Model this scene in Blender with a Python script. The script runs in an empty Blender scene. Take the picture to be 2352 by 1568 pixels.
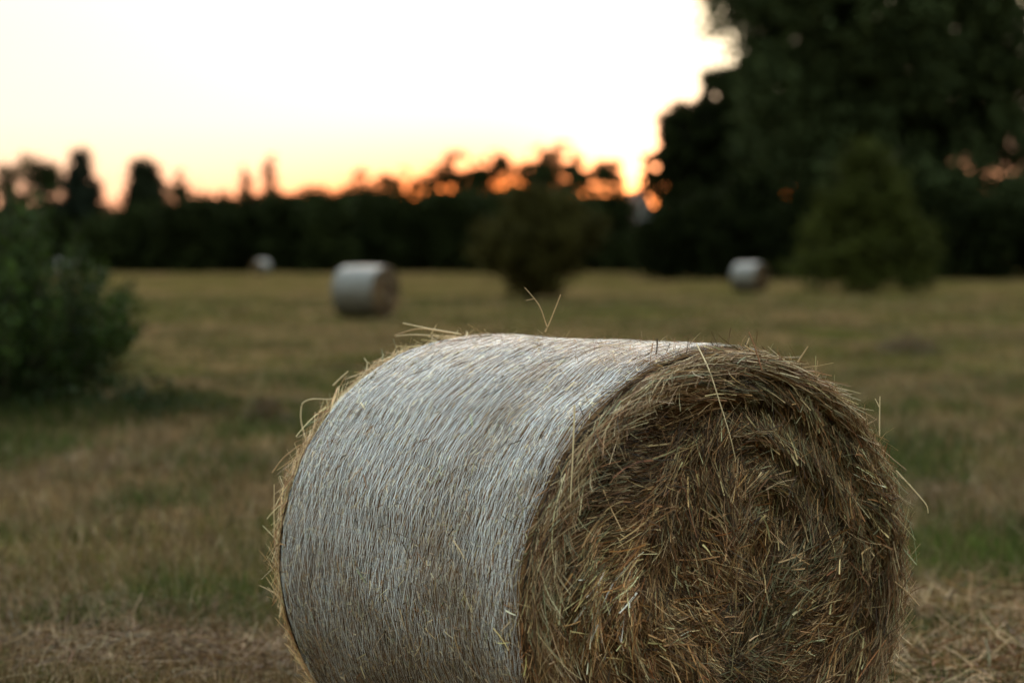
import bpy, math, numpy as np
from math import radians, sin, cos, pi

SC = bpy.context.scene
COL = SC.collection
RNG = np.random.default_rng(20)

# ------------------------------------------------------------------ camera model
FPX = 2352 * 75 / 36.0            # focal length in reference pixels (reference picture 2352 x 1568)
HOR = 590.0
CAMH = 1.463
PITCH = math.atan((784 - HOR) / FPX)


def on_ground(px, dist):
    return np.array([(px - 1176) / FPX * dist, dist, 0.0])


def at(px, py, dist):
    """point seen at reference pixel (px, py) at the given depth along the lens axis"""
    u, v = (px - 1176) / FPX, (784 - py) / FPX
    f = np.array([0, cos(PITCH), -sin(PITCH)]); up = np.array([0, sin(PITCH), cos(PITCH)])
    return np.array([0, 0, CAMH]) + dist * (f + u * np.array([1, 0, 0]) + v * up)


# ------------------------------------------------------------------ small tools
def vnoise(p, freq, seed=0):
    """smooth value noise in [0,1] for points p (n,k)"""
    p = np.asarray(p, float) * freq + seed * 17.31
    k = p.shape[1]
    i = np.floor(p).astype(np.int64); f = p - i
    f = f * f * (3 - 2 * f)
    out = np.zeros(len(p))
    for c in range(2 ** k):
        w = np.ones(len(p)); h = np.full(len(p), seed * 7919 + 13, dtype=np.int64)
        for d in range(k):
            b = (c >> d) & 1
            w *= f[:, d] if b else 1 - f[:, d]
            h = (h * 1103515245 + (i[:, d] + b) * (374761393 + d * 668265263)) & 0x7fffffff
            h ^= h >> 13
        h = (h * 1274126177) & 0x7fffffff
        h ^= h >> 15
        out += w * ((h & 0xffff) / 65535.0)
    return out


def fbm(p, freq, seed=0, octv=3):
    a = np.zeros(len(p)); s = 0
    for o in range(octv):
        a += vnoise(p, freq * 2 ** o, seed + o) / 2 ** o; s += 1 / 2 ** o
    return a / s


def unit(v):
    return v / np.maximum(np.linalg.norm(v, axis=-1, keepdims=True), 1e-9)


def tag(o, label=None, cat=None, group=None, kind=None):
    if label: o['label'] = label
    if cat: o['category'] = cat
    if group: o['group'] = group
    if kind: o['kind'] = kind
    return o


def empty(name, loc, rz=0.0):
    o = bpy.data.objects.new(name, None); COL.objects.link(o)
    o.location = loc; o.rotation_euler = (0, 0, rz); o.empty_display_size = 0.2
    return o


def mk(name, V, F, mat, parent=None, cols=None, smooth=False):
    V = np.asarray(V, np.float32); F = np.asarray(F, np.int32)
    me = bpy.data.meshes.new(name)
    me.vertices.add(len(V)); me.vertices.foreach_set('co', V.ravel())
    n, k = F.shape
    me.loops.add(n * k); me.loops.foreach_set('vertex_index', F.ravel())
    me.polygons.add(n)
    me.polygons.foreach_set('loop_start', np.arange(n, dtype=np.int32) * k)
    try:
        me.polygons.foreach_set('loop_total', np.full(n, k, np.int32))
    except Exception:
        pass
    if smooth:
        me.polygons.foreach_set('use_smooth', np.ones(n, bool))
    if cols is not None:
        a = me.color_attributes.new('tint', 'FLOAT_COLOR', 'POINT')
        c = np.ones((len(V), 4), np.float32); c[:, :3] = cols
        a.data.foreach_set('color', c.ravel())
    me.update(calc_edges=True)
    me.materials.append(mat)
    o = bpy.data.objects.new(name, me); COL.objects.link(o)
    if parent is not None: o.parent = parent
    return o


def join(parts):
    """parts = list of (V, F, C) with equal face size"""
    V, F, C, n = [], [], [], 0
    for v, f, c in parts:
        V.append(v); F.append(np.asarray(f) + n); n += len(v)
        C.append(np.broadcast_to(c, (len(v), 3)))
    return np.concatenate(V), np.concatenate(F), np.concatenate(C)


def ribbons(P, D, N, L, W, col, bend=0.15, segs=2, twist=1.0, taper=0.35, rng=RNG, lift=0.0):
    """many narrow bent straws. P start, D direction, N surface normal"""
    n = len(P); D = unit(D); N = unit(N)
    L = np.broadcast_to(L, (n,))[:, None]; W = np.broadcast_to(W, (n,))[:, None]
    T = unit(np.cross(D, N))
    tau = rng.normal(0, twist, (n, 1))
    side = T * np.cos(tau) + N * np.sin(tau)
    b = T * rng.normal(0, bend, (n, 1)) + N * (rng.normal(0, bend * .5, (n, 1)) + lift)
    V = np.zeros((n, segs + 1, 2, 3))
    for k in range(segs + 1):
        s = k / segs
        c = P + D * L * s + b * L * (s * s)
        w = W * .5 * (1 - (1 - taper) * s)
        V[:, k, 0] = c - side * w; V[:, k, 1] = c + side * w
    base = (np.arange(n) * (segs + 1) * 2)[:, None]
    q = []
    for k in range(segs):
        o = 2 * k
        q.append(np.stack([base[:, 0] + o, base[:, 0] + o + 1, base[:, 0] + o + 3, base[:, 0] + o + 2], 1))
    F = np.concatenate(q)
    C = np.repeat(np.broadcast_to(col, (n, 3)), (segs + 1) * 2, axis=0)
    return V.reshape(-1, 3), F, C


def tube(pts, rad, col=(1, 1, 1), sides=6):
    pts = np.asarray(pts, float); rad = np.broadcast_to(rad, (len(pts),))
    d = unit(np.gradient(pts, axis=0))
    ref = np.where(np.abs(d[:, 2:3]) > .9, np.array([[1., 0, 0]]), np.array([[0, 0, 1.]]))
    a = unit(np.cross(d, ref)); b = np.cross(d, a)
    th = np.arange(sides) / sides * 2 * pi
    V = pts[:, None] + rad[:, None, None] * (np.cos(th)[None, :, None] * a[:, None] + np.sin(th)[None, :, None] * b[:, None])
    F = []
    for i in range(len(pts) - 1):
        for j in range(sides):
            j2 = (j + 1) % sides
            F.append((i * sides + j, i * sides + j2, (i + 1) * sides + j2, (i + 1) * sides + j))
    return V.reshape(-1, 3), np.array(F), np.array(col, float)


def leaves(P, size, col, rng=RNG, aspect=.55, up=0.0, axis=None):
    """diamond leaves, slightly folded, random orientation"""
    n = len(P)
    d = rng.normal(size=(n, 3)); d[:, 2] += up
    if axis is not None: d = axis + .55 * d
    d = unit(d)
    t = unit(np.cross(d, rng.normal(size=(n, 3))))
    m = np.cross(d, t)
    s = np.broadcast_to(size, (n,))[:, None]
    V = np.stack([P - d * s * .5, P + t * s * aspect * .5 + m * s * .08, P + d * s * .5, P - t * s * aspect * .5 + m * s * .08], 1)
    F = np.arange(n * 4).reshape(n, 4)
    return V.reshape(-1, 3), F, np.repeat(np.broadcast_to(col, (n, 3)), 4, axis=0)


# ------------------------------------------------------------------ materials
def new_mat(name):
    m = bpy.data.materials.new(name); m.use_nodes = True
    nt = m.node_tree
    b = nt.nodes['Principled BSDF']
    return m, nt, b


def nd(nt, typ, **kw):
    n = nt.nodes.new(typ)
    for k, v in kw.items(): setattr(n, k, v)
    return n


def tint_mat(name, rough=.75, spec=.25, transl=0.0, mul=1.0, noise=0.0):
    m, nt, b = new_mat(name)
    a = nd(nt, 'ShaderNodeVertexColor', layer_name='tint')
    src = a.outputs['Color']
    if noise:
        tc = nd(nt, 'ShaderNodeTexCoord'); no = nd(nt, 'ShaderNodeTexNoise')
        no.inputs['Scale'].default_value = noise; no.inputs['Detail'].default_value = 3
        nt.links.new(tc.outputs['Object'], no.inputs['Vector'])
        mr = nd(nt, 'ShaderNodeMapRange'); mr.inputs[3].default_value = .65; mr.inputs[4].default_value = 1.35
        nt.links.new(no.outputs['Fac'], mr.inputs[0])
        vm = nd(nt, 'ShaderNodeVectorMath', operation='SCALE')
        nt.links.new(src, vm.inputs[0]); nt.links.new(mr.outputs[0], vm.inputs['Scale'])
        src = vm.outputs[0]
    nt.links.new(src, b.inputs['Base Color'])
    b.inputs['Roughness'].default_value = rough
    b.inputs['Specular IOR Level'].default_value = spec
    if transl:
        tr = nd(nt, 'ShaderNodeBsdfTranslucent'); nt.links.new(src, tr.inputs['Color'])
        mx = nd(nt, 'ShaderNodeMixShader'); mx.inputs[0].default_value = transl
        out = nt.nodes['Material Output']
        nt.links.new(b.outputs[0], mx.inputs[1]); nt.links.new(tr.outputs[0], mx.inputs[2])
        nt.links.new(mx.outputs[0], out.inputs['Surface'])
    return m


def field_colour(nt):
    """colour of the mown field at a spot: straw, dry stubble and regrowing green in patches and mowing strips"""
    g = nd(nt, 'ShaderNodeNewGeometry')
    sx = nd(nt, 'ShaderNodeSeparateXYZ'); nt.links.new(g.outputs['Position'], sx.inputs[0])
    cx = nd(nt, 'ShaderNodeCombineXYZ')
    nt.links.new(sx.outputs['X'], cx.inputs['X']); nt.links.new(sx.outputs['Y'], cx.inputs['Y'])

    def noise(scale, detail, rot=0, sc=(1, 1, 1), rough=.55):
        mp = nd(nt, 'ShaderNodeMapping'); mp.inputs['Rotation'].default_value = (0, 0, radians(rot)); mp.inputs['Scale'].default_value = sc
        nt.links.new(cx.outputs[0], mp.inputs['Vector'])
        n = nd(nt, 'ShaderNodeTexNoise'); n.inputs['Scale'].default_value = scale; n.inputs['Detail'].default_value = detail
        n.inputs['Roughness'].default_value = rough
        nt.links.new(mp.outputs[0], n.inputs['Vector'])
        return n.outputs['Fac']

    def ramp(f, stops):
        r = nd(nt, 'ShaderNodeValToRGB'); e = r.color_ramp.elements
        while len(e) < len(stops): e.new(.5)
        for el, (p, c) in zip(e, stops): el.position = p; el.color = (*c, 1)
        nt.links.new(f, r.inputs[0]); return r.outputs[0]

    def mix(a, b, f, lo, hi):
        mr = nd(nt, 'ShaderNodeMapRange'); mr.inputs[1].default_value = lo; mr.inputs[2].default_value = hi
        nt.links.new(f, mr.inputs[0])
        m = nd(nt, 'ShaderNodeMix', data_type='RGBA'); nt.links.new(mr.outputs[0], m.inputs[0])
        nt.links.new(a, m.inputs[6]); nt.links.new(b, m.inputs[7]); return m.outputs[2]

    straw = ramp(noise(3.0, 5), [(.28, (.075, .050, .024)), (.5, (.20, .142, .074)), (.72, (.42, .31, .19))])
    green = ramp(noise(2.2, 5), [(.28, (.034, .044, .009)), (.52, (.095, .098, .028)), (.75, (.20, .175, .070))])
    c = mix(straw, green, noise(.22, 5, 25, (1, .55, 1), .62), .42, .53)
    c = mix(c, straw, noise(.33, 3, -62, (.22, 1, 1), .5), .52, .66)       # raked strips
    c = mix(c, green, noise(.5, 4, -62, (.16, 1, 1), .5), .55, .66)
    dark = ramp(noise(4, 4), [(.3, (.035, .025, .011)), (.7, (.10, .073, .036))])
    c = mix(c, dark, noise(.60, 5, 10, (1, .8, 1), .65), .50, .62)
    v = nd(nt, 'ShaderNodeMix', data_type='RGBA', blend_type='MULTIPLY'); v.inputs[0].default_value = 1
    nt.links.new(c, v.inputs[6]); v.inputs[7].default_value = (.58, .485, .385, 1)
    return v.outputs[2]


def ground_material():
    m, nt, b = new_mat('mown_field')
    c = field_colour(nt); nt.links.new(c, b.inputs['Base Color'])
    b.inputs['Roughness'].default_value = 1; b.inputs['Specular IOR Level'].default_value = 0
    n = nd(nt, 'ShaderNodeTexNoise'); n.inputs['Scale'].default_value = 14; n.inputs['Detail'].default_value = 6
    g = nd(nt, 'ShaderNodeNewGeometry'); nt.links.new(g.outputs['Position'], n.inputs['Vector'])
    bp = nd(nt, 'ShaderNodeBump'); bp.inputs['Strength'].default_value = .8; bp.inputs['Distance'].default_value = .06
    nt.links.new(n.outputs['Fac'], bp.inputs['Height']); nt.links.new(bp.outputs[0], b.inputs['Normal'])
    return m


def blade_material():
    m, nt, b = new_mat('stubble_blades')
    c = field_colour(nt)
    a = nd(nt, 'ShaderNodeVertexColor', layer_name='tint')
    mx = nd(nt, 'ShaderNodeMix', data_type='RGBA'); mx.inputs[0].default_value = .82
    nt.links.new(c, mx.inputs[6]); nt.links.new(a.outputs[0], mx.inputs[7])
    nt.links.new(mx.outputs[2], b.inputs['Base Color'])
    b.inputs['Roughness'].default_value = .8; b.inputs['Specular IOR Level'].default_value = .15
    return m


M_GROUND = ground_material()
M_BLADE = blade_material()
M_HAY = tint_mat('dry_hay', .65, .3, .10)
M_HAYDARK = tint_mat('packed_hay', .95, .1, 0, noise=30)
M_NET = tint_mat('white_net_thread', .38, .5, .15)
M_LEAF = tint_mat('tree_leaves', .9, .03, .12)
M_BUSH = tint_mat('bush_leaves', .7, .12, .2)
M_BARK = tint_mat('bark', .9, .1, 0, noise=6)
M_WALL = tint_mat('pale_render', .9, .2, 0, noise=1.5)
M_ROOF = tint_mat('roof_tiles', .8, .2, 0, noise=3)
M_GLASS = tint_mat('window_glass', .1, .5)

STRAW = np.array([.54, .40, .22]); TAN = np.array([.32, .195, .092]); BROWN = np.array([.165, .085, .036])
DARK = np.array([.060, .036, .018]); GREY = np.array([.25, .235, .13]); RUST = np.array([.27, .115, .048])


def hay_tint(n, rng, w=(.19, .21, .29, .23, .06, .03), bias=None):
    pal = np.stack([STRAW, TAN, BROWN, DARK, GREY, RUST])
    w = np.array(w) / sum(w)
    idx = rng.choice(6, n, p=w)
    c = pal[idx] * rng.uniform(.7, 1.3, (n, 1)) * rng.uniform(.93, 1.07, (n, 3))
    if bias is not None: c = c * bias[:, None]
    return np.clip(c, .008, .75)


# ------------------------------------------------------------------ ground
def terrain(xy):
    xy = np.asarray(xy, float)
    r = np.linalg.norm(xy, axis=1)
    return (fbm(xy, .40, 5, 3) - .5) * .20 * np.clip((r - 3) / 8, 0, 1)


def build_ground():
    # one sheet: fine near the camera, coarse out to the horizon
    def axis(lim, fine):
        a = [0.0]; s = fine
        while a[-1] < lim:
            a.append(a[-1] + s)
            if a[-1] > 26: s *= 1.12
        a = np.array(a); return np.concatenate([-a[:0:-1], a])
    xs = axis(3500, .25); ys = axis(3500, .25)
    X, Y = np.meshgrid(xs, ys, indexing='ij')
    xy = np.stack([X.ravel(), Y.ravel()], 1)
    z = terrain(xy) * (np.abs(xy).max(1) < 400)
    V = np.column_stack([xy, z])
    i = np.arange(len(xs) - 1)[:, None] * len(ys) + np.arange(len(ys) - 1)[None]
    i = i.ravel()
    F = np.stack([i, i + len(ys), i + len(ys) + 1, i + 1], 1)
    g = mk('ground', V, F, M_GROUND, smooth=True)
    tag(g, kind='structure')


build_ground()

BYAW = radians(38.1); RX, RZ, BL = .666, .621, 1.10
BN = np.array([sin(BYAW), -cos(BYAW), 0]); BT = np.array([cos(BYAW), sin(BYAW), 0])
BC = np.array([.545, 5.51, 0]) - BN * BL / 2


def in_bale(xy, m=0.0):
    d = xy - BC[:2]
    return (np.abs(d @ BN[:2]) < BL / 2 + m) & (np.abs(d @ BT[:2]) < .35 + m)


def scatter(y0, y1, dens, margin, rng):
    n = int(dens * (y1 - y0) * ((y0 + y1) * .245 + 2 * margin))
    y = rng.uniform(y0, y1, n); 
    x = rng.uniform(-1, 1, n) * (y * .245 + margin)
    return np.column_stack([x, y])


def build_grass():
    rng = np.random.default_rng(3)
    parts = []
    for (y0, y1, dens, Lm, Wm, marg) in ((6.3, 10, 2900, .105, .0046, .8), (10, 15, 1400, .11, .0065, .9), (15, 26, 520, .115, .010, 1.2),
                                         (26, 45, 150, .085, .013, 2), (45, 80, 34, .10, .028, 3)):
        p = scatter(y0, y1, dens, marg, rng)
        keep = rng.random(len(p)) < .25 + .95 * fbm(p, 2.2, 9, 3)
        p = p[keep & ~in_bale(p)]
        n = len(p)
        clump = fbm(p, 1.3, 31, 3)
        P = np.column_stack([p, terrain(p) - .004])
        D = rng.normal(0, .42, (n, 3)); D[:, 2] = 1
        up = np.tile([[0, 0, 1.]], (n, 1))
        L = Lm * rng.uniform(.45, 1.5, n) * (.55 + .9 * clump)
        g = rng.random(n) < np.clip((clump - .38) * 4.0, .06, .9)
        gc = np.array([.038, .054, .007]) * rng.uniform(.4, 1.8, (n, 1)); sc = np.array([.150, .088, .039]) * rng.uniform(.25, 1.9, (n, 1)) * (.45 + 1.1 * fbm(p, 5, 77, 2))[:, None]
        pale = rng.random((n, 1)) < .17
        sc = np.where(pale, np.array([.38, .265, .15]) * rng.uniform(.7, 1.2, (n, 1)), sc)
        col = np.where(g[:, None], gc, sc)
        parts.append(ribbons(P, D, np.roll(up, 1, 1) + rng.normal(0, 1, (n, 3)), L, Wm * rng.uniform(.6, 1.3, n), col, .35, 2, 3, .2, rng))
    V, F, C = join(parts)
    o = mk('stubble_grass', V, F, M_BLADE, cols=C)
    tag(o, 'short mown stubble, green and straw coloured, covering the hay field', 'grass', kind='stuff')


def build_lush():
    rng = np.random.default_rng(4)
    parts = []
    #        centre px, centre distance, half width m, half depth m, height, n
    for (px, d, hw, hd, h, n) in ((110, 18.6, 1.7, 2.3, .20, 14000), (440, 20.3, 1.0, 1.6, .19, 9000), (30, 16.2, .7, 1.6, .16, 4200),
                                  (2270, 10.0, .62, .85, .10, 6500), (2170, 10.6, .35, .55, .08, 1800)):
        c = on_ground(px, d)
        a = rng.uniform(0, 2 * pi, n); r = np.sqrt(rng.random(n))
        p = np.column_stack([c[0] + hw * r * np.cos(a), c[1] + hd * r * np.sin(a)])
        k = (1 - r ** 1.3) * .85 + .9 * (fbm(p, 1.8, 8) - .35)
        kk = k > rng.uniform(.05, .6, n); p = p[kk]; k = k[kk]; m = len(p)
        D = rng.normal(0, .35, (m, 3)); D[:, 2] = 1
        col = np.where(rng.random((m, 1)) < .2, np.array([[.12, .08, .04]]), np.array([[.034, .044, .009]]) * (2.1 if px > 1500 else 1.0)) * rng.uniform(.4, 1.7, (m, 1)) * rng.uniform(.9, 1.1, (m, 3))
        parts.append(ribbons(np.column_stack([p, terrain(p)]), D, rng.normal(size=(m, 3)), h * k * rng.uniform(.6, 1.3, m), .004 + .0003 * d, col, .3, 2, 3, .2, rng))
    V, F, C = join(parts)
    o = mk('long_grass', V, F, M_LEAF, cols=C)
    tag(o, 'long dark green grass left uncut around the leafy bush', 'grass', kind='stuff')


def build_litter():
    rng = np.random.default_rng(5)
    parts = []
    def put(p, Lm, W, lift=.02, k=1.0):
        n = len(p)
        a = rng.uniform(0, 2 * pi, n)
        D = np.column_stack([np.cos(a), np.sin(a), rng.normal(0.05, .22, n)])
        up = np.tile([[0, 0, 1.]], (n, 1))
        P = np.column_stack([p, terrain(p) + rng.uniform(.002, lift, n)])
        parts.append(ribbons(P, D, up, Lm * rng.uniform(.4, 1.6, n), W * rng.uniform(.6, 1.4, n), hay_tint(n, rng, (.30, .36, .2, .05, .05, .07)) * np.array([.40, .34, .28]) * k, .3, 2, 1.2, .6, rng))
    # loose raked hay: two swaths near the bale, thin everywhere else
    p = scatter(6.3, 16, 260, .8, rng); p = p[(rng.random(len(p)) < .15 + fbm(p, .9, 44)) & ~in_bale(p)]; put(p, .09, .0032)
    for (px, d, hw, hd, n, lift) in ((330, 7.75, 1.5, .55, 2200, .06), (620, 7.6, .7, .5, 1200, .05), (2330, 7.7, 1.2, 1.35, 11000, .07), (150, 8.7, 1.2, .35, 2200, .04),
                                     (250, 14.6, 1.6, 1.0, 1100, .03), (2100, 13.2, .9, .9, 900, .03)):
        c = on_ground(px, d); q = rng.normal(0, .5, (n, 2))
        p = c[:2] + q * [hw, hd]; p = p[(fbm(p, 3.5, 60) > .33) & ~in_bale(p)]
        put(p, .11 + .002 * d, (.0050 if px > 2200 else .0034) + .0003 * max(d - 8, 0), lift, 1.75 if px > 2200 else 1.1)
    V, F, C = join(parts)
    o = mk('loose_straw', V, F, M_HAY, cols=C)
    tag(o, 'loose dry straw scattered in raked swaths on the field', 'straw', kind='stuff')


build_grass(); build_lush(); build_litter()


def hay_heap(loc, w, h, label, seed, dim=.6):
    rng = np.random.default_rng(seed)
    n = 1500
    a = rng.uniform(0, 2 * pi, n); r = np.sqrt(rng.random(n))
    x = r * np.cos(a) * w / 2; y = r * np.sin(a) * w / 2
    z = h * np.clip(1 - r ** 1.6, 0, 1) * (.75 + .5 * vnoise(np.column_stack([x, y]), 6 / w, seed))
    N = np.column_stack([x / w, y / w, np.full(n, .6)])
    D = rng.normal(0, 1, (n, 3)); D -= unit(N) * np.sum(D * unit(N), 1, keepdims=True)
    R = ribbons(np.column_stack([x, y, z]), D + unit(N) * .15, N, w * .22 * rng.uniform(.4, 1.3, n), .008, hay_tint(n, rng, (.02, .10, .34, .40, .14, .0)) * dim * np.array([1, .95, .62]), .3, 2, 1.5, .5, rng)
    e = empty('hay_heap', loc); tag(e, label, 'hay heap', 'small heaps of raked hay')
    mk('strands', R[0], R[1], M_HAY, e, R[2])
    th = np.linspace(0, 2 * pi, 20, endpoint=False); rr = np.linspace(0.02, 1, 7)
    A, B = np.meshgrid(rr, th, indexing='ij')
    V = np.column_stack([(A * np.cos(B) * w * .48).ravel(), (A * np.sin(B) * w * .48).ravel(), (h * .86 * (1 - A ** 1.6)).ravel() - .01])
    F = [(i * 20 + j, (i + 1) * 20 + j, (i + 1) * 20 + (j + 1) % 20, i * 20 + (j + 1) % 20) for i in range(6) for j in range(20)]
    mk('core', V, F, M_HAYDARK, e, DARK * dim)


c = on_ground(617, 18.0); hay_heap((c[0], c[1], -.02), .52, .24, 'small dark brown heap of hay left of the big netted bale', 71)
c = on_ground(2085, 33); hay_heap((c[0], c[1], 0), 1.0, .2, 'low brown heap of hay far out on the right of the field', 72, .75)


# ------------------------------------------------------------------ the netted round bale in front
def bale_surf(th, y, off=0.0, seed=11):
    """point and outward normal on the side of the bale. local x across, y along the axis (front end -BL/2), z up"""
    q = np.column_stack([np.cos(th) * 2.2, np.sin(th) * 2.2, y * 2.2])
    bump = (fbm(q, 1.6, seed, 3) - .5) * .030
    t = np.clip((np.abs(y) - (BL / 2 - .035)) / .035, 0, 1)
    k = 1 + (bump + off - .012 * t * t) / .65
    P = np.column_stack([RX * np.cos(th) * k, y, RZ - .015 + RZ * np.sin(th) * k])
    P[:, 2] = np.maximum(P[:, 2], .002)
    N = unit(np.column_stack([np.cos(th) / RX, np.zeros(len(th)), np.sin(th) / RZ]))
    return P, N


def face_relief(a, b, seed):
    """how far the end of the bale bulges at (a across, b up from centre)"""
    r = np.sqrt((a / RX) ** 2 + (b / RZ) ** 2); ph = np.arctan2(b, a)
    q = np.column_stack([a, b])
    sp = np.sin(r * 2 * pi * 5.6 + ph + 5 * fbm(q, 2.0, seed + 3))
    h = .030 * np.sqrt(np.clip(1 - r ** 2, 0, 1)) + .026 * sp * np.clip(r * 1.4, .2, 1) + (fbm(q, 4.5, seed, 3) - .5) * .125 + (fbm(q, 14, seed + 1, 2) - .5) * .035
    return h * np.clip((1 - r) / .10, 0, 1) ** .7 - .004


def face_strands(n, end, seed, rng, Lr=(.03, .17), Wr=(.0010, .0030), lift=.0, ring=False, pale=1.0):
    a_, r = rng.uniform(0, 2 * pi, n), np.sqrt(rng.random(n)) * 1.0
    if ring: r = rng.uniform(.86, 1.0, n)
    a, b = (RX - .006) * r * np.cos(a_), (RZ - .006) * r * np.sin(a_)
    q = np.column_stack([a, b])
    h = face_relief(a, b, seed)
    dev = (fbm(q, 3.0, seed + 20, 3) - .5) * 8.0 * np.clip(1.12 - r, .12, 1) + rng.normal(0, 1, n) * (.12 + .42 * (1 - r) ** .8 * fbm(q, 3.5, seed + 33) * 1.6)
    rand = rng.random(n) < .12; dev = np.where(rand, rng.uniform(-1.6, 1.6, n), dev)
    ang = np.arctan2(RZ * np.cos(a_), -RX * np.sin(a_)) + dev
    eps = .01
    ha = (face_relief(a + eps, b, seed) - h) / eps; hb = (face_relief(a, b + eps, seed) - h) / eps
    da, db = np.cos(ang), np.sin(ang)
    slope = np.clip(ha * da + hb * db, -.7, .7)
    D = np.column_stack([da, end * (slope * .55 + rng.normal(.03, .13, n) + lift), db])
    N = unit(np.column_stack([-ha * .5, np.full(n, end * 1.0), -hb * .5]))
    P = np.column_stack([a, end * (BL / 2 + h + -.060 * rng.random(n) ** 1.2 + .012), RZ - .015 + b])
    L = rng.uniform(*Lr, n) ** 1.0 * np.where(rng.random(n) < .12, 1.35, .8)
    P = P - D * L[:, None] * .5
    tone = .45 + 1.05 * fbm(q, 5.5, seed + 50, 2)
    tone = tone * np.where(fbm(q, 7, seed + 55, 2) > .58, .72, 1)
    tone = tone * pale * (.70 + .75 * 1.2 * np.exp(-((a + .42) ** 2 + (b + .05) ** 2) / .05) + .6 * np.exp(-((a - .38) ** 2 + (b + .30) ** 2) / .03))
    g = fbm(q, 3, seed + 70, 2)
    col = hay_tint(n, rng, bias=tone)
    gm = (g > .62) & (rng.random(n) < .2)
    col[gm] = GREY * rng.uniform(.4, .9, (gm.sum(), 1))
    col = col * np.array([1.04, .93, .80])
    # keep the straws of the end inside the rim
    lim = ((P[:, 0] + D[:, 0] * L) / RX) ** 2 + ((P[:, 2] + D[:, 2] * L - RZ + .015) / RZ) ** 2
    lim0 = (P[:, 0] / RX) ** 2 + ((P[:, 2] - RZ + .015) / RZ) ** 2
    L = np.where((lim > 1.0) | (lim0 > 1.0), L * .3, L)
    ok = (P[:, 2] > .0)
    return ribbons(P[ok], D[ok], N[ok], L[ok], rng.uniform(*Wr, n)[ok], col[ok], .16, 3, .8, .6, rng)


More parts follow.
